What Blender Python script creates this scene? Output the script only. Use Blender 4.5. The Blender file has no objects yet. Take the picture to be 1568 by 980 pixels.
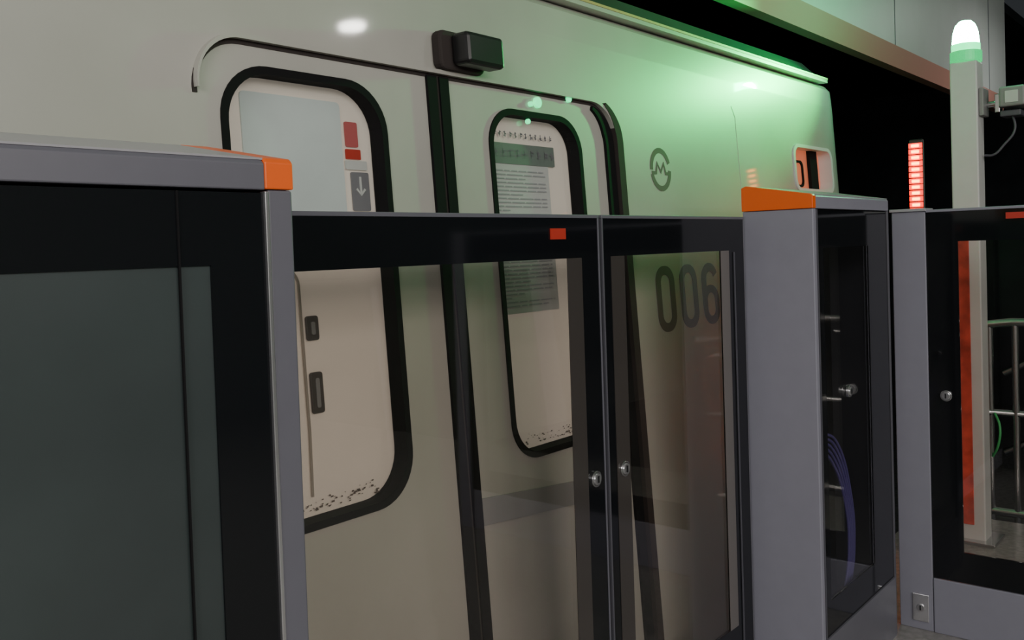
import bpy, bmesh, math, random
from mathutils import Vector, Matrix
random.seed(3)
SC=bpy.context.scene
# ------------------------------------------------------------------ materials
MATS={}
def mat(name,col,rough=.5,metal=0,coat=0,emit=None,es=0,noise=0,nscale=8,spec=.5,bump=0,cr=.05,detail=6):
    if name in MATS: return MATS[name]
    m=bpy.data.materials.new(name); m.use_nodes=True; nt=m.node_tree; b=nt.nodes['Principled BSDF']
    b.inputs['Base Color'].default_value=(*col,1); b.inputs['Roughness'].default_value=rough
    b.inputs['Metallic'].default_value=metal; b.inputs['Coat Weight'].default_value=coat
    b.inputs['Coat Roughness'].default_value=cr; b.inputs['Specular IOR Level'].default_value=spec
    if emit: b.inputs['Emission Color'].default_value=(*emit,1); b.inputs['Emission Strength'].default_value=es
    if noise:
        tc=nt.nodes.new('ShaderNodeTexCoord'); n=nt.nodes.new('ShaderNodeTexNoise'); n.inputs['Scale'].default_value=nscale
        n.inputs['Detail'].default_value=detail
        nt.links.new(tc.outputs['Object'],n.inputs['Vector'])
        r=nt.nodes.new('ShaderNodeMapRange'); r.inputs['From Min'].default_value=.3; r.inputs['From Max'].default_value=.7
        r.inputs['To Min'].default_value=1-noise; r.inputs['To Max'].default_value=1+noise*.4
        nt.links.new(n.outputs['Fac'],r.inputs['Value'])
        mx=nt.nodes.new('ShaderNodeVectorMath'); mx.operation='SCALE'; mx.inputs[0].default_value=col
        nt.links.new(r.outputs[0],mx.inputs['Scale']); nt.links.new(mx.outputs[0],b.inputs['Base Color'])
        if bump:
            bp=nt.nodes.new('ShaderNodeBump'); bp.inputs['Strength'].default_value=bump; bp.inputs['Distance'].default_value=.01
            nt.links.new(n.outputs['Fac'],bp.inputs['Height']); nt.links.new(bp.outputs[0],b.inputs['Normal'])
    MATS[name]=m; return m
def glassmat(name,tint,gl=1.0,f0=.04):
    m=bpy.data.materials.new(name); m.use_nodes=True; nt=m.node_tree; nt.nodes.clear()
    o=nt.nodes.new('ShaderNodeOutputMaterial'); t=nt.nodes.new('ShaderNodeBsdfTransparent'); t.inputs[0].default_value=(*tint,1)
    g=nt.nodes.new('ShaderNodeBsdfGlossy'); g.inputs['Roughness'].default_value=.015; g.inputs[0].default_value=(gl,gl,gl,1)
    lw=nt.nodes.new('ShaderNodeLayerWeight'); lw.inputs[0].default_value=.5
    p=nt.nodes.new('ShaderNodeMath'); p.operation='POWER'; p.inputs[1].default_value=5
    a=nt.nodes.new('ShaderNodeMath'); a.operation='MULTIPLY_ADD'; a.inputs[1].default_value=1-f0; a.inputs[2].default_value=f0
    mx=nt.nodes.new('ShaderNodeMixShader')
    nt.links.new(lw.outputs['Facing'],p.inputs[0]); nt.links.new(p.outputs[0],a.inputs[0])
    nt.links.new(a.outputs[0],mx.inputs[0]); nt.links.new(t.outputs[0],mx.inputs[1]); nt.links.new(g.outputs[0],mx.inputs[2]); nt.links.new(mx.outputs[0],o.inputs[0])
    return m
M_train=mat('train_paint',(.50,.495,.45),.38,coat=.6,noise=.16,nscale=1.6)
M_leaf=mat('train_door_paint',(.64,.62,.55),.38,coat=.35,noise=.05,nscale=3)
M_rubber=mat('black_rubber',(.010,.010,.011),.8,spec=.15)
M_rub2=mat('brown_rubber',(.05,.042,.04),.8,spec=.15)
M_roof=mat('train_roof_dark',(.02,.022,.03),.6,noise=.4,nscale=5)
M_cream=mat('interior_cream',(.80,.73,.64),.5,noise=.06,nscale=3,emit=(.85,.74,.64),es=.14)  # slight emission stands in for the lit car interior
M_pale=mat('pale_reflection',(.66,.73,.71),.4,noise=.15,nscale=5,emit=(.6,.7,.7),es=.06)  # reflection of a platform ad, put into colour and emission
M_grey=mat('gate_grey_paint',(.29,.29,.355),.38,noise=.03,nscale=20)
M_cap=mat('gate_grey_shaded',(.145,.145,.175),.38,noise=.03,nscale=20)  # same gate grey, shade of the front faces put into the colour
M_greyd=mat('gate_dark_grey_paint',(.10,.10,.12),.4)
M_top=mat('gate_cap_light',(.42,.42,.45),.35)
M_orange=mat('orange_cap',(1.0,.15,.015),.35)
M_alu=mat('edge_glint_metal',(.75,.75,.78),.25,metal=.9)
M_steel=mat('brushed_steel',(.62,.62,.63),.25,metal=1)
M_frit=mat('black_frit_glass',(.007,.008,.010),.07,spec=.5)
M_film=mat('grey_edge_film',(.06,.053,.05),.12)
M_film2=mat('pale_edge_film',(.16,.145,.14),.2)
M_reflect=mat('green_grey_reflection',(.048,.062,.063),.3,noise=.3,nscale=2,coat=.3)
M_dark=mat('dark_interior',(.015,.017,.02),.6)
M_glass=glassmat('gate_glass',(.965,.94,.925),1,.05)
M_glassb=glassmat('box_glass',(.9,.9,.9))
M_wglass=glassmat('train_window_glass',(.98,.985,.98),1,.05)
M_white=mat('white_paint',(.75,.76,.75),.4,noise=.05)
M_print=mat('livery_brown_grey',(.15,.12,.115),.75,spec=.2)
M_text=mat('printed_ink',(.22,.22,.24),.6)
M_paper=mat('paper',(.66,.68,.66),.6)
M_green=mat('green_collar',(0,.35,.12),.3,emit=(0,1,.25),es=.8)
M_lensg=mat('beacon_lens_base',(.1,.8,.4),.2,emit=(0,1,.28),es=3)
M_lamp=mat('beacon_lens',(.4,1,.6),.2,emit=(.03,1,.36),es=150)
M_glint=mat('green_glint',(.2,1,.6),.2,emit=(.0,1,.30),es=1.6)
M_led=mat('red_led',(1,.03,.01),.3,emit=(1,.012,.002),es=2.6)
M_ledc=mat('amber_led',(1,.4,.05),.3,emit=(1,.26,.01),es=16)
M_redlit=mat('red_light_tint',(.65,.09,.06),.4,noise=.85,nscale=9,emit=(1,.1,.05),es=.05)
M_redst=mat('red_sticker',(.45,.03,.02),.4,emit=(1,.08,.03),es=.05)
M_purple=mat('purple_cable',(.13,.10,.33),.35)
M_gcab=mat('green_cable',(.1,.6,.2),.4)
M_blackpl=mat('black_plastic',(.015,.015,.016),.3,noise=.1)
M_mid=mat('grey_plastic',(.3,.3,.3),.45)
M_yel=mat('gutter_yellow',(.60,.42,.18),.4)
M_pink=mat('fascia_red_lit_edge',(.80,.36,.30),.5)  # pink stands for red LED light falling on the lower lip
M_fasc=mat('fascia_white',(.75,.75,.73),.45,noise=.05,nscale=3)
M_floor=mat('platform_granite',(.33,.32,.31),.25,noise=.25,nscale=40)
M_wall=mat('platform_wall_panel',(.4,.41,.40),.4,noise=.08)
M_ceil=mat('ceiling_paint',(.35,.35,.35),.7,noise=.1)
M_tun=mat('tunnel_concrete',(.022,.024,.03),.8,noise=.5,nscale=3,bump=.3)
M_ballast=mat('trackbed',(.05,.05,.052),.9,noise=.6,nscale=25,bump=.6)
M_light=mat('lamp_diffuser',(1,1,1),.4,emit=(1,.97,.9),es=130)
# ------------------------------------------------------------------ helpers
def emp(name,loc=(0,0,0)):
    e=bpy.data.objects.new(name,None); e.location=loc; e.empty_display_size=.1; SC.collection.objects.link(e); return e
def finish(name,bm,m,par=None,smooth=False,bevel=0,seg=2):
    bmesh.ops.recalc_face_normals(bm,faces=bm.faces)
    me=bpy.data.meshes.new(name); bm.to_mesh(me); bm.free()
    for mm in (m if isinstance(m,(list,tuple)) else [m]): me.materials.append(mm)
    o=bpy.data.objects.new(name,me); SC.collection.objects.link(o)
    if smooth:
        for p in me.polygons: p.use_smooth=True
    if par: o.parent=par; o.matrix_parent_inverse=Matrix.Translation(-Vector(par.location))
    if bevel:
        b=o.modifiers.new('b','BEVEL'); b.width=bevel; b.segments=seg; b.limit_method='ANGLE'
        for p in me.polygons: p.use_smooth=False
    return o
def box(name,x0,x1,y0,y1,z0,z1,m,par=None,bevel=0):
    bm=bmesh.new(); v=[bm.verts.new((x,y,z)) for x in (x0,x1) for y in (y0,y1) for z in (z0,z1)]
    for f in ((0,1,3,2),(4,6,7,5),(0,4,5,1),(2,3,7,6),(0,2,6,4),(1,5,7,3)): bm.faces.new([v[i] for i in f])
    return finish(name,bm,m,par,bevel=bevel)
def prism(name,poly,fn,a,b,m,par=None,bevel=0):
    """poly: list of 2-D points, fn(u,v,d)->xyz, extruded from d=a to d=b"""
    bm=bmesh.new(); A=[bm.verts.new(fn(u,v,a)) for u,v in poly]; B=[bm.verts.new(fn(u,v,b)) for u,v in poly]
    n=len(poly); bm.faces.new(A); bm.faces.new(B[::-1])
    for i in range(n): bm.faces.new((A[i],B[i],B[(i+1)%n],A[(i+1)%n]))
    return finish(name,bm,m,par,bevel=bevel)
def rrect(x0,x1,z0,z1,r,n=10):
    p=[]
    for cx,cz,a0 in ((x1-r,z1-r,0),(x0+r,z1-r,90),(x0+r,z0+r,180),(x1-r,z0+r,270)):
        for i in range(n+1):
            a=math.radians(a0+90*i/n); p.append((cx+r*math.cos(a),cz+r*math.sin(a)))
    return p
def ring(name,P,Q,fn,a,b,m,par=None):
    bm=bmesh.new(); n=len(P)
    L=[[bm.verts.new(fn(u,v,d)) for u,v in S] for S,d in ((P,a),(Q,a),(Q,b),(P,b))]
    for k in range(4):
        A=L[k];B=L[(k+1)%4]
        for i in range(n): bm.faces.new((A[i],A[(i+1)%n],B[(i+1)%n],B[i]))
    return finish(name,bm,m,par)
def ribbon(name,path,w,fn,a,b,m,par=None,closed=False):
    n=len(path); Lp=[];Rp=[]
    for i in range(n):
        p=Vector(path[i]); 
        q0=Vector(path[i-1]) if (i>0 or closed) else p; q1=Vector(path[(i+1)%n]) if (i<n-1 or closed) else p
        t=(q1-q0).normalized(); nn=Vector((-t.y,t.x)); ww=w[i] if isinstance(w,list) else w
        Lp.append(tuple(p+nn*ww/2)); Rp.append(tuple(p-nn*ww/2))
    if closed: return ring(name,Lp,Rp,fn,a,b,m,par)
    bm=bmesh.new(); L=[[bm.verts.new(fn(u,v,d)) for u,v in S] for S,d in ((Lp,a),(Rp,a),(Rp,b),(Lp,b))]
    for k in range(4):
        A=L[k];B=L[(k+1)%4]
        for i in range(n-1): bm.faces.new((A[i],A[i+1],B[i+1],B[i]))
    bm.faces.new([L[k][0] for k in range(4)]); bm.faces.new([L[k][-1] for k in range(4)])
    return finish(name,bm,m,par)
def arc(cx,cz,r,a0,a1,n=12,rz=None):
    rz=rz or r
    return [(cx+r*math.cos(math.radians(a0+(a1-a0)*i/n)),cz+rz*math.sin(math.radians(a0+(a1-a0)*i/n))) for i in range(n+1)]
def tube(name,pts,r,m,par=None,smooth=True):
    cu=bpy.data.curves.new(name,'CURVE'); cu.dimensions='3D'; cu.bevel_depth=r; cu.bevel_resolution=4
    s=cu.splines.new('BEZIER' if smooth else 'POLY')
    if smooth:
        s.bezier_points.add(len(pts)-1)
        for b,p in zip(s.bezier_points,pts): b.co=p; b.handle_left_type=b.handle_right_type='AUTO'
    else:
        s.points.add(len(pts)-1)
        for b,p in zip(s.points,pts): b.co=(*p,1)
    cu.use_fill_caps=True; cu.materials.append(m)
    tmp=bpy.data.objects.new(name+'_c',cu); SC.collection.objects.link(tmp)
    me=bpy.data.meshes.new_from_object(tmp.evaluated_get(bpy.context.evaluated_depsgraph_get()))
    bpy.data.objects.remove(tmp); me.name=name
    o=bpy.data.objects.new(name,me); SC.collection.objects.link(o)
    for p in me.polygons: p.use_smooth=True
    if par: o.parent=par; o.matrix_parent_inverse=Matrix.Translation(-Vector(par.location))
    return o
def cyl(name,c,axis,r,h,m,par=None,r2=None,bevel=0,seg=32):
    bm=bmesh.new(); bmesh.ops.create_cone(bm,cap_ends=True,segments=seg,radius1=r,radius2=r if r2 is None else r2,depth=h)
    q=Vector((0,0,1)).rotation_difference(Vector(axis)).to_matrix().to_4x4()
    bmesh.ops.transform(bm,matrix=Matrix.Translation(c)@q,verts=bm.verts)
    return finish(name,bm,m,par,bevel=bevel)
# plane helper for train side (leans away from the platform with height); d = distance out towards the platform
def T(x,z,d=0): return (x,1.5+.062*(z-1.36)-d,z)

# ------------------------------------------------------------------ room
box('floor',-4,4.75,-5,1.34,-.12,0,M_floor)
box('trackbed_ground',-4,14,1.3,6,-1.1,-1.0,M_ballast)
box('lower_ground',4.75,14,-5,1.34,-1.1,-1.0,M_ballast)
box('wall_back',-4,14,-5.1,-5,-1.1,3.5,M_wall)
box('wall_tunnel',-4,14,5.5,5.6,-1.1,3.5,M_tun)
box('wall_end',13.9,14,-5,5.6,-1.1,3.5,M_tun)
box('wall_start',-4.1,-4,-5,5.6,-1.1,3.5,M_wall)
box('ceiling',-4,8.8,-5,1.9,3.4,3.5,M_ceil)
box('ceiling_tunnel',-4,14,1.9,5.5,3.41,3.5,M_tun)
# fascia above the track edge
fas=emp('ceiling_fascia',(3,1.75,2.4))
prism('fascia_panel',[(1.75,2.52),(1.75,3.395),(1.80,3.395),(1.80,2.52)],lambda y,z,x:(x,y,z),-3.9,8.8,M_fasc,fas)
prism('fascia_edge',[(1.75,2.52),(1.80,2.52),(1.84,2.40),(1.775,2.40)],lambda y,z,x:(x,y,z),-3.9,8.8,M_pink,fas)
for i,x in enumerate((1.0,3.4,5.8,8.2)): box('joint_%d'%i,x-.004,x+.004,1.747,1.752,2.52,3.395,M_greyd,fas)

# ------------------------------------------------------------------ train
tr=emp('subway_train',(2,2.6,1))
# side skin: solid slab with rounded nose corner, gutter lip
bm=bmesh.new()
xs=[-3.5,-2,-1,0,1,2,3,3.8]+[4.1+.19*math.sin(math.radians(a)) for a in range(0,91,10)]
off=[0]*8+[.11*(1-math.cos(math.radians(a)))  for a in range(0,91,10)]
prof=[(-.9,0),(-.2,0),(.4,0),(1,0),(1.6,0),(1.95,0),(2.03,.004),(2.05,.02)]
rows=[]
for x,o in zip(xs,off):
    rows.append([bm.verts.new((x,T(x,z)[1]+dd+o,z)) for z,dd in prof]+[bm.verts.new((x,T(x,z)[1]+dd+o+.035,z)) for z,dd in prof[::-1]])
for a,b in zip(rows,rows[1:]):
    n=len(a)
    for i in range(n): bm.faces.new((a[i],a[(i+1)%n],b[(i+1)%n],b[i]))
bm.faces.new(rows[0]); bm.faces.new(rows[-1][::-1])
side=finish('body_side',bm,M_train,tr)
LW=(.98,1.400,.815,1.735); RW=(1.745,2.147,.82,1.725); CW=(3.66,4.09,1.56,1.76)
cut=[]
for i,(w,r) in enumerate(((LW,.11),(RW,.10),(CW,.05))):
    cut.append(prism('cut%d'%i,rrect(*w,r),T,.1,-.15,M_rubber))
for c in cut:
    md=side.modifiers.new('c','BOOLEAN'); md.object=c; md.operation='DIFFERENCE'; md.solver='EXACT'
bpy.context.view_layer.update()
me=bpy.data.meshes.new_from_object(side.evaluated_get(bpy.context.evaluated_depsgraph_get()))
side.modifiers.clear(); side.data=me
for c in cut: bpy.data.objects.remove(c)
# roof + end
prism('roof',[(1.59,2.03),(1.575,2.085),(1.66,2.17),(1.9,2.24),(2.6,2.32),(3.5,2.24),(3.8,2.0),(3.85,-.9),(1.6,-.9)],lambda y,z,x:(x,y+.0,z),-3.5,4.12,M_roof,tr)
ribbon('gutter',[(-3.5,2.062),(4.08,2.062)],.014,T,.018,-.05,M_train,tr)
ribbon('gutter_line',[(-3.5,2.074),(4.08,2.072)],.008,T,.02,-.05,M_yel,tr)
prism('cab_front',[(1.66,-.9),(1.66,2.0),(1.75,2.08),(2.6,2.2),(3.4,2.08),(3.75,1.9),(3.8,-.9)],lambda y,z,x:(x,y,z),4.12,4.27,M_train,tr)
# windows
def window(n,w,r,rim=.016,dep=.034,par=tr):
    o=rrect(*w,r); i=rrect(w[0]+rim,w[1]-rim,w[2]+rim,w[3]-rim,r-rim*.7)
    ring(n+'_seal',o,i,T,.004,-dep-.004,M_rubber,par)
    prism(n+'_backing',rrect(w[0]-.02,w[1]+.02,w[2]-.02,w[3]+.02,r),T,-dep-.006,-dep-.02,M_cream,par)
    prism(n+'_glass',i,T,-dep+.008,-dep+.010,M_wglass,par)
window('door_window_1',LW,.11); window('door_window_2',RW,.10)
# cab side window
o=rrect(*CW,.05); i=rrect(CW[0]+.018,CW[1]-.02,CW[2]+.014,CW[3]-.014,.04)
ring('cab_window_seal',o,i,T,.006,-.05,M_white,tr)
prism('cab_window_glow',i,T,-.05,-.06,mat('cab_red_interior',(.5,.16,.10),.4,emit=(1,.25,.12),es=.4),tr)
prism('cab_window_pillar',[(3.92,1.57),(4.0,1.57),(4.0,1.75),(3.92,1.75)],T,-.03,-.045,M_rubber,tr)
ring('cab_window_inner',rrect(3.72,3.87,1.585,1.70,.03),rrect(3.732,3.86,1.595,1.69,.022),T,-.042,-.049,M_rubber,tr)
# seam rubbers
for k,(a,b,m) in enumerate(((1.535,1.566,M_rubber),(1.566,1.576,M_rub2),(1.576,1.607,M_rubber))):
    prism('door_seal_%d'%k,[(a,-.2),(b,-.2),(b,1.775),(a,1.775)],T,.008 if k!=1 else .003,-.01,m,tr)
# header lip with rounded ends
path=arc(1.03,1.685,.10,185,90,12)+[(1.3,1.785),(1.6,1.785),(1.9,1.786),(2.2,1.784)]+arc(2.2,1.664,.12,84,0,12)
ribbon('door_header',path,[.003+.007*min(1,i/12) for i in range(len(path))],T,.016,-.01,M_train,tr)
ribbon('door_header_shadow_gap',[(p[0],p[1]-.009) for p in path],.010,T,.002,-.01,M_rub2,tr)
pr=arc(2.17,1.654,.115,70,0,12)+[(2.285,1.2),(2.285,.6),(2.285,-.2)]
ribbon('door_edge_seal',pr,[.012+.028*min(1,i/8) for i in range(len(pr))],T,.010,-.01,M_rubber,tr)
pr=arc(2.2,1.664,.13,60,0,12)+[(2.33,1.2),(2.33,.6),(2.33,-.2)]
ribbon('door_edge_frame',pr,[.012+.02*min(1,i/8) for i in range(len(pr))],T,.018,-.01,M_rub2,tr)
# door status lamp bracket above the seam
prism('door_lamp_bracket',rrect(1.565,1.72,1.79,1.885,.02,4),T,.03,0,M_rub2,tr,bevel=.006)
prism('door_lamp_body',rrect(1.60,1.735,1.80,1.878,.012,4),T,.085,.03,M_blackpl,tr,bevel=.01)
# small glowing discs standing in for beacon reflections on the door
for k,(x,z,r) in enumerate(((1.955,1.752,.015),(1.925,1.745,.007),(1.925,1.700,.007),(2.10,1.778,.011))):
    a,b,c_=T(x,z,.004 if k!=2 else -.01); cyl('beacon_glint_%d'%k,(a,b,c_),(0,-1,0),r,.01,M_glint,tr,bevel=.002,seg=20)
# left window: painted ad reflection first, then the interior things
D=-.036
prism('pane_reflection',rrect(1.05,1.30,1.43,1.69,.01,3),T,D,D-.003,M_pale,tr)
prism('inner_red_sign',rrect(1.31,1.345,1.595,1.65,.004,3),T,D+.001,D-.002,mat('pink_sign',(.55,.12,.12),.5),tr)
prism('inner_red_sign2',rrect(1.308,1.35,1.568,1.59,.002,3),T,D+.001,D-.002,M_redst,tr)
prism('inner_white_band',rrect(1.305,1.365,1.545,1.565,.002,3),T,D+.002,D-.002,M_paper,tr)
prism('inner_exit_sign',rrect(1.318,1.368,1.455,1.54,.004,3),T,D+.001,D-.002,M_text,tr)
ribbon('inner_arrow_stem',[(1.342,1.53),(1.342,1.49)],.005,T,D+.003,D,M_paper,tr)
ribbon('inner_arrow_head',[(1.33,1.503),(1.342,1.49),(1.354,1.503)],.005,T,D+.003,D,M_paper,tr)
for k,(z0,z1) in enumerate(((1.185,1.236),(1.035,1.12))):
    prism('inner_handle_plate_%d'%k,rrect(1.165,1.197,z0,z1,.006,4),T,D+.004,D-.002,mat('handle_plate',(.10,.09,.085),.35),tr,bevel=.002)
    prism('inner_handle_slot_%d'%k,rrect(1.176,1.186,z0+.012,z1-.012,.004,4),T,D+.006,D-.002,M_mid,tr)
ribbon('inner_panel_seam',[(1.085,1.33)]+arc(1.12,1.30,.035,90,0,6)+[(1.155,1.0),(1.15,.87)],.005,T,D+.003,D-.001,mat('seam_tan',(.42,.38,.33),.5),tr)
# dirt flecks along window bottoms
bm=bmesh.new()
for w in (LW,RW):
    for _ in range(60):
        x=random.uniform(w[0]+.09,w[1]-.05); z=w[2]+.025+abs(random.gauss(0,.014)); s=random.uniform(.0006,.0022)
        v=[bm.verts.new(T(x+s*random.uniform(.6,3)*a,z+s*b,D+.001)) for a,b in ((-1,-1),(1,-1),(1,1),(-1,1))]; bm.faces.new(v)
finish('window_dirt',bm,mat('dirt_brown',(.16,.13,.11),.8),tr)
# notice paper in the right window
prism('notice_sheet',rrect(1.775,2.03,1.19,1.60,.004,3),T,D+.001,D-.002,M_paper,tr)
prism('notice_header',rrect(1.765,2.06,1.585,1.64,.003,3),T,D+.003,D-.002,mat('notice_green_grey',(.20,.25,.22),.5),tr)
bm=bmesh.new()
z=1.565
while z>1.205:
    x=1.79
    while x<2.01:
        w=random.uniform(.02,.07); x1=min(x+w,2.012)
        v=[bm.verts.new(T(a,b,D+.003)) for a,b in ((x,z),(x1,z),(x1,z+.0035),(x,z+.0035))]; bm.faces.new(v); x=x1+.006
        if random.random()<.08: break
    z-=.0105
finish('notice_text',bm,mat('notice_ink',(.42,.43,.45),.6),tr)
bm=bmesh.new()
for row,(z,s) in enumerate(((1.655,.016),(1.603,.022))):
    x=1.80
    while x<2.05:
        for _ in range(3):
            a=x+random.uniform(0,s*.5); b=z+random.uniform(0,s*.8)
            v=[bm.verts.new(T(p,q,D+.005)) for p,q in ((a,b),(a+s*.5,b),(a+s*.5,b+.003),(a,b+.003))]; bm.faces.new(v)
        a=x+s*.3; v=[bm.verts.new(T(p,q,D+.005)) for p,q in ((a,z),(a+.003,z),(a+.003,z+s),(a,z+s))]; bm.faces.new(v)
        x+=s*1.35
finish('notice_title_text',bm,M_text,tr)
# grey band low on the right leaf
prism('door_lower_band',[(1.612,.70),(2.25,.64),(2.25,.70),(1.612,.765)],T,.004,-.004,M_mid,tr)
# logo
lg=arc(0,0,.056,20,182,16)
lo=arc(0,0,.056,-2,-165,16)
cx,cz=2.583,1.60
ribbon('logo_upper_arc',[(cx+a,cz+b*1.1) for a,b in lg],.017,T,.001,-.002,M_print,tr)
ribbon('logo_lower_arc',[(cx+a,cz+b*1.1) for a,b in lo],.017,T,.001,-.002,M_print,tr)
ribbon('logo_m',[(cx+a,cz+b) for a,b in ((-.056,-.012),(-.03,-.012),(-.02,.02),(0,-.008),(.02,.02),(.03,-.012),(.056,-.012))],.012,T,.0012,-.002,M_print,tr)
# fleet number 006
def dig0(k,x0,x1):
    a=rrect(x0,x1,1.08,1.29,.052,10); b=rrect(x0+.03,x1-.03,1.108,1.262,.026,10)
    ring('digit_%d'%k,a,b,T,.001,-.002,M_print,tr)
dig0(1,2.495,2.61); dig0(2,2.645,2.76)
a=rrect(2.795,2.91,1.08,1.215,.055,10); b=rrect(2.825,2.88,1.108,1.188,.026,10); ring('digit_3',a,b,T,.001,-.002,M_print,tr)
ribbon('digit_3_stem',[(2.81,1.14),(2.81,1.23)]+arc(2.8525,1.235,.0425,180,20,12,.040),.03,T,.0013,-.002,M_print,tr)
# crease near the nose
ribbon('body_crease',[(3.13,1.86),(3.155,1.82),(3.16,1.5),(3.16,.2)],.003,T,.0012,-.002,M_leaf,tr)

# ------------------------------------------------------------------ fixed gate boxes
def capprofile(zf,zb): return [(1.0,1.447),(1.0,zf-.006),(1.006,zf),(1.2,zb),(1.215,zb-.006),(1.215,1.447)]
YZ=lambda y,z,x:(x,y,z)
g=emp('platform_gate_fixed_panel',(-.5,1.1,0))
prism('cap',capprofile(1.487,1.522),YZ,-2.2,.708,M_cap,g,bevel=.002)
prism('cap_top_strip',[(1.0035,1.4885),(1.2,1.5245),(1.2,1.5225),(1.004,1.486)],YZ,-2.2,.708,M_top,g)
prism('cap_end',[(y-.001 if y<1.1 else y,z+.001) for y,z in capprofile(1.488,1.524)],YZ,.708,.752,M_orange,g,bevel=.002)
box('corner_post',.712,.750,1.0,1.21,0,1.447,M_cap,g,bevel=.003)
box('post_edge_glint',.706,.712,.998,1.01,0,1.445,M_alu,g,bevel=.001)  # bright strip put in for the highlight on the post's bevelled edge
box('frit_right',.627,.706,1.003,1.012,.2,1.443,M_frit,g)
box('frit_top',-2.2,.627,1.003,1.012,1.352,1.443,M_frit,g)
box('reflection_panel',-2.2,.627,1.006,1.014,.2,1.352,M_reflect,g)  # platform reflection in the dark glass, painted as a panel colour
box('panel_joint',.583,.5855,1.001,1.004,.2,1.443,M_rubber,g)
box('kick_panel',-2.2,.706,1.0,1.02,0,.2,M_grey,g)
box('rear_panel',-2.2,.712,1.19,1.205,0,1.445,M_dark,g)
for k,z in enumerate((.862,.822)):
    for j in range(2): box('indicator_%d_%d'%(k,j),.592+j*.012,.601+j*.012,1.0,1.004,z,z+.007,M_mid,g)
box('lock_mark',.49,.497,1.004,1.007,.805,.82,M_frit,g)

g2=emp('platform_gate_fixed_panel.001',(2.87,1.1,0))
prism('cap',capprofile(1.487,1.52),YZ,2.56,3.20,M_grey,g2,bevel=.002)
prism('cap_top_strip',[(1.0035,1.4885),(1.2,1.5225),(1.2,1.5205),(1.004,1.486)],YZ,2.56,3.20,M_top,g2)
prism('cap_end',[(y-.001 if y<1.1 else y+.001,z+.001) for y,z in capprofile(1.488,1.522)],YZ,2.536,2.56,M_orange,g2,bevel=.002)
box('end_face',2.54,2.562,1.0,1.215,0,1.447,M_grey,g2,bevel=.003)
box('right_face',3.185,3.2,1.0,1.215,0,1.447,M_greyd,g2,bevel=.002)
box('rear_panel',2.562,3.185,1.2,1.212,0,1.445,M_dark,g2)
box('frit_left',2.564,2.617,1.003,1.012,.2,1.443,M_frit,g2)
box('frit_right',3.0,3.185,1.003,1.012,.2,1.443,M_frit,g2)
box('frit_top',2.617,3.0,1.003,1.012,1.333,1.443,M_frit,g2)
box('frit_bottom',2.617,3.0,1.003,1.012,.2,.30,M_frit,g2)
box('glass',2.617,3.0,1.005,1.010,.30,1.333,M_glassb,g2)
box('kick_panel',2.562,3.185,.998,1.02,0,.2,M_cap,g2)
box('trim',2.562,2.568,.998,1.004,.2,1.445,M_greyd,g2)
box('inner_bracket',2.62,2.70,1.08,1.19,1.28,1.31,M_top,g2)
box('inner_rail',2.70,2.73,1.06,1.09,.3,1.28,M_mid,g2)
for k in range(5):
    r=.012*k
    tube('cable_%d'%k,[(2.63+r,1.05,.74+r*.8),(2.76+r,1.05,.68+r),(2.86+r,1.045,.52+r*.5),(2.88+r,1.045,.36),(2.84+r,1.05,.22)],.0045,M_purple,g2)
def lock(n,c,axis,par):
    a=Vector(axis); cyl(n+'_ring',Vector(c),axis,.019,.010,M_steel,par,bevel=.002)
    cyl(n+'_core',Vector(c)+a*.006,axis,.013,.004,M_alu,par,bevel=.001)
    s=Vector(c)+a*.009
    if abs(a.y)>.5: box(n+'_slot',s.x-.002,s.x+.002,s.y-.001,s.y+.001,s.z-.008,s.z+.008,M_frit,par)
    else: box(n+'_slot',s.x-.001,s.x+.001,s.y-.002,s.y+.002,s.z-.008,s.z+.008,M_frit,par)
lock('lock',(2.79,1.0,.892),(0,-1,0),g2)

# ------------------------------------------------------------------ sliding doors
def door(name,x0,x1,cx0,cx1):
    p=emp(name,((x0+x1)/2,1.225,0))
    ya,yb=1.21,1.238
    box('top_rail',x0,x1,ya-.002,yb+.002,1.425,1.433,M_cap,p,bevel=.001)
    box('frit_top',x0+.004,x1-.004,ya,ya+.008,1.335,1.425,M_frit,p)
    box('frit_left',x0+.004,cx0,ya,ya+.008,.12,1.335,M_frit,p)
    box('frit_right',cx1,x1-.004,ya,ya+.008,.12,1.335,M_frit,p)
    box('frit_bottom',cx0,cx1,ya,ya+.008,.12,.24,M_frit,p)
    box('glass',cx0,cx1,ya+.001,ya+.006,.24,1.335,M_glass,p)
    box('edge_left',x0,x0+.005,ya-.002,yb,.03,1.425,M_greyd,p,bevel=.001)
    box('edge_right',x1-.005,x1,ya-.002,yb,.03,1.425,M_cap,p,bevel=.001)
    box('kick_panel',x0,x1,ya-.001,yb,.03,.12,M_grey,p,bevel=.002)
    return p
d1=door('platform_gate_sliding_door',.76,1.772,.80,1.655)
lock('lock',(1.727,1.208,.823),(0,-1,0),d1)
box('film',1.645,1.70,1.2085,1.2098,.24,1.335,M_film,d1)
box('red_label',1.585,1.64,1.207,1.2095,1.378,1.402,M_redst,d1,bevel=.0)
d2=door('platform_gate_sliding_door.001',1.784,2.534,1.877,2.39)
lock('lock',(1.849,1.208,.822),(0,-1,0),d2)
box('film',1.82,1.878,1.2085,1.2098,.24,1.335,M_film,d2)
box('film_2',2.382,2.432,1.2085,1.2098,.24,1.335,M_film2,d2)
box('inner_frit',2.46,2.465,1.206,1.209,.12,1.33,M_greyd,d2)

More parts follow.
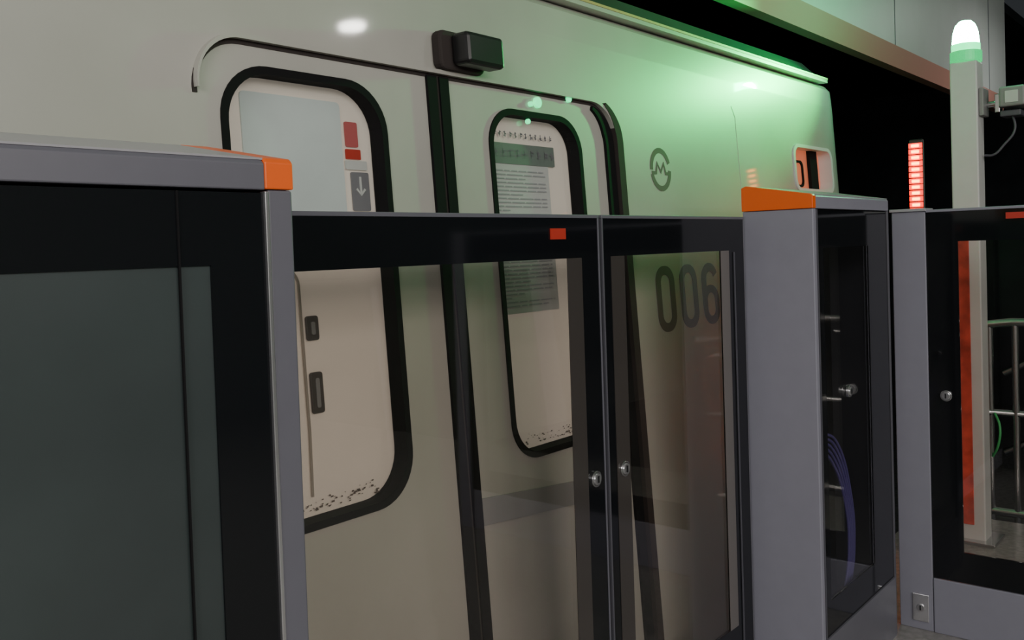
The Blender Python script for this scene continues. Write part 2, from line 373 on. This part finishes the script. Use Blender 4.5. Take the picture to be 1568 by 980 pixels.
# ------------------------------------------------------------------ platform end gate (runs back towards the platform)
e=emp('platform_end_gate',(3.3,.5,0))
box('post',3.28,3.35,.905,1.015,0,1.442,M_grey,e,bevel=.003)
box('post_cap',3.27,3.36,.90,1.02,1.442,1.452,M_top,e,bevel=.002)
box('infill',3.2,3.28,1.03,1.1,0,1.44,M_dark,e)
box('top_rail',3.278,3.32,-.6,.903,1.437,1.446,M_grey,e,bevel=.001)
box('frit_top',3.283,3.292,-.6,.903,1.337,1.437,M_frit,e)
box('frit_left',3.283,3.292,.806,.903,.19,1.337,M_frit,e)
box('frit_right',3.283,3.292,-.6,-.5,.19,1.337,M_frit,e)
box('frit_bottom',3.283,3.292,-.5,.806,.19,.292,M_frit,e)
box('glass',3.285,3.290,-.5,.806,.292,1.337,M_glass,e)
box('kick_panel',3.278,3.31,-.6,.903,0,.188,M_grey,e,bevel=.003)
box('end_post',3.27,3.34,-.68,-.6,0,1.45,M_grey,e,bevel=.003)
lock('lock',(3.281,.85,.818),(-1,0,0),e)
box('key_plate',3.275,3.281,.918,.972,.03,.125,M_alu,e,bevel=.002)
cyl('key_switch',(3.274,.945,.078),(-1,0,0),.013,.006,M_steel,e,bevel=.001)
box('key_slot',3.269,3.272,.943,.947,.070,.086,M_frit,e)
box('red_label',3.280,3.2825,.60,.66,1.405,1.425,M_redst,e)

# ------------------------------------------------------------------ beacon post
s=emp('signal_beacon_post',(4.4,1.03,0))
box('post',4.345,4.455,.975,1.085,0,2.11,M_white,s,bevel=.006)
box('base_plate',4.30,4.50,.93,1.13,0,.015,M_steel,s,bevel=.003)
box('red_lit_strip',4.339,4.345,1.02,1.0855,.08,1.36,M_redlit,s,bevel=.002)  # red light on the lower post, put into a coloured strip
cyl('collar',(4.4,1.03,2.135),(0,0,1),.064,.05,M_green,s,bevel=.004)
cyl('lens_base',(4.4,1.03,2.175),(0,0,1),.058,.035,M_lensg,s,bevel=.003)
bm=bmesh.new()
prf=[(.054,2.19),(.055,2.20),(.050,2.245),(.040,2.275),(.024,2.292),(0.0001,2.296)]
n=28; R=[[bm.verts.new((4.4+r*math.cos(2*math.pi*i/n),1.03+r*math.sin(2*math.pi*i/n),z)) for i in range(n)] for r,z in prf]
for a,b in zip(R,R[1:]):
    for i in range(n): bm.faces.new((a[i],a[(i+1)%n],b[(i+1)%n],b[i]))
finish('lens',bm,M_lamp,s,smooth=True)
L=bpy.data.lights.new('beacon_beam','SPOT'); L.energy=190; L.color=(0,1,.16); L.spot_size=math.radians(72); L.spot_blend=1; L.shadow_soft_size=.03
o=bpy.data.objects.new('beacon_beam',L); SC.collection.objects.link(o); o.location=(4.34,1.10,2.23)
o.rotation_euler=(Vector((3.5,1.56,2.16))-Vector(o.location)).to_track_quat('-Z','Y').to_euler()
o.parent=s; o.matrix_parent_inverse=Matrix.Translation(-Vector(s.location))
# camera device on the post
c=emp('security_camera',(4.47,.9,1.93))
box('mount_plate',4.36,4.46,.955,.974,1.87,1.99,M_mid,c,bevel=.004)
cyl('arm',(4.43,.93,1.92),(0,-1,0),.014,.07,M_steel,c)
box('bracket',4.40,4.46,.90,.92,1.88,1.96,M_steel,c,bevel=.003)
box('housing',4.38,4.52,.80,.90,1.90,1.985,M_mid,c,bevel=.008)
box('label',4.376,4.38,.825,.875,1.915,1.965,M_paper,c)
box('foot',4.40,4.50,.82,.90,1.86,1.885,M_greyd,c,bevel=.004)
tube('cable',[(4.44,.86,1.875),(4.43,.85,1.80),(4.42,.89,1.74),(4.41,.93,1.70),(4.41,.965,1.70)],.005,M_greyd,c)

# ------------------------------------------------------------------ red LED bar (runs the full height of the mast)
l=emp('warning_led_bar',(4.07,1.152,0))
box('housing',4.066,4.094,1.127,1.180,.02,1.765,M_blackpl,l,bevel=.004)
box('base_plate',4.02,4.12,1.10,1.21,0,.02,M_blackpl,l,bevel=.003)
for k in range(-50,11):
    z=1.482+k*.0248
    box('led_%d'%(k+50),4.058,4.066,1.127,1.180,z-.002,z+.0185,M_led,l)
    box('led_core_%d'%(k+50),4.055,4.0585,1.139,1.168,z+.003,z+.0125,M_ledc,l)

# ------------------------------------------------------------------ handrails past the platform end
h=emp('stair_handrail',(5.2,.9,-1))
X=5.05
tube('top_rail',[(X,1.12,.90),(X,1.0,.915),(X,.2,.915),(X,-.1,.915)],.022,M_steel,h,False)
tube('mid_rail',[(X-.15,1.2,.46),(X,1.1,.46),(X,-.1,.46)],.018,M_steel,h,False)
tube('low_rail',[(X,1.1,-.04),(X,-.1,-.04)],.022,M_steel,h,False)
for k,y in enumerate((1.10,.985,.5,0)): tube('baluster_%d'%k,[(X,y,-1),(X,y,.90)],.017,M_steel,h,False)
tube('diag_1',[(X+.3,1.1,.62),(X+.3,.7,.84)],.018,M_steel,h,False)
tube('diag_2',[(X+.3,1.1,.2),(X+.3,.7,.42)],.018,M_steel,h,False)
tube('back_rail',[(X+.9,1.1,.75),(X+.9,-.2,.75)],.018,M_steel,h,False)
tube('green_wire',[(5.04,1.08,.46),(5.0,1.05,.40),(5.0,1.06,.30),(5.03,1.09,.24)],.006,M_gcab,h)
# ------------------------------------------------------------------ lights
for nm,x,y,r,em in (('ceiling_downlight',3.93,-1.34,.078,M_light),('fascia_fill',7.9,.55,.15,mat('fascia_fill_glow',(1,1,1),.4,emit=(.93,1,.95),es=60))):  # second entry is an added fill to brighten fascia and post
    dl=emp(nm,(x,y,3.3))
    cyl('housing',(x,y,3.3),(0,0,1),r+.03,.2,M_mid,dl)
    cyl('diffuser',(x,y,3.19),(0,0,1),r,.02,em,dl)
def area(n,loc,rot,sx,sy,e,col):
    L=bpy.data.lights.new(n,'AREA'); L.shape='RECTANGLE'; L.size=sx; L.size_y=sy; L.energy=e; L.color=col
    o=bpy.data.objects.new(n,L); o.location=loc; o.rotation_euler=rot; SC.collection.objects.link(o)
area('platform_ceiling_light',(-.2,-3.4,2.9),(math.radians(50),0,0),5,1.8,150,(1,.95,.89))
area('platform_ceiling_light.001',(-3.0,-.9,2.7),Vector((5,1.2,-1.6)).to_track_quat('-Z','Y').to_euler(),2,1.2,58,(1,.96,.93))
W=bpy.data.worlds.new('w'); SC.world=W; W.use_nodes=True
W.node_tree.nodes['Background'].inputs[0].default_value=(.5,.55,.6,1); W.node_tree.nodes['Background'].inputs[1].default_value=.05
# ------------------------------------------------------------------ camera
th=math.radians(39.8); pitch=math.radians(1.5); roll=math.radians(1.9)
fw=Vector((math.cos(th)*math.cos(pitch),math.sin(th)*math.cos(pitch),-math.sin(pitch)))
r=Vector((math.sin(th),-math.cos(th),0)); u=r.cross(fw)
r2=r*math.cos(roll)-u*math.sin(roll); u2=u*math.cos(roll)+r*math.sin(roll)
cam=bpy.data.cameras.new('camera'); cam.sensor_width=36; cam.lens=36*1400/1568; cam.shift_y=-72/1568; cam.clip_start=.02
co=bpy.data.objects.new('camera',cam); SC.collection.objects.link(co)
co.matrix_world=Matrix(((r2.x,u2.x,-fw.x,0),(r2.y,u2.y,-fw.y,0),(r2.z,u2.z,-fw.z,1.36),(0,0,0,1)))
SC.camera=co
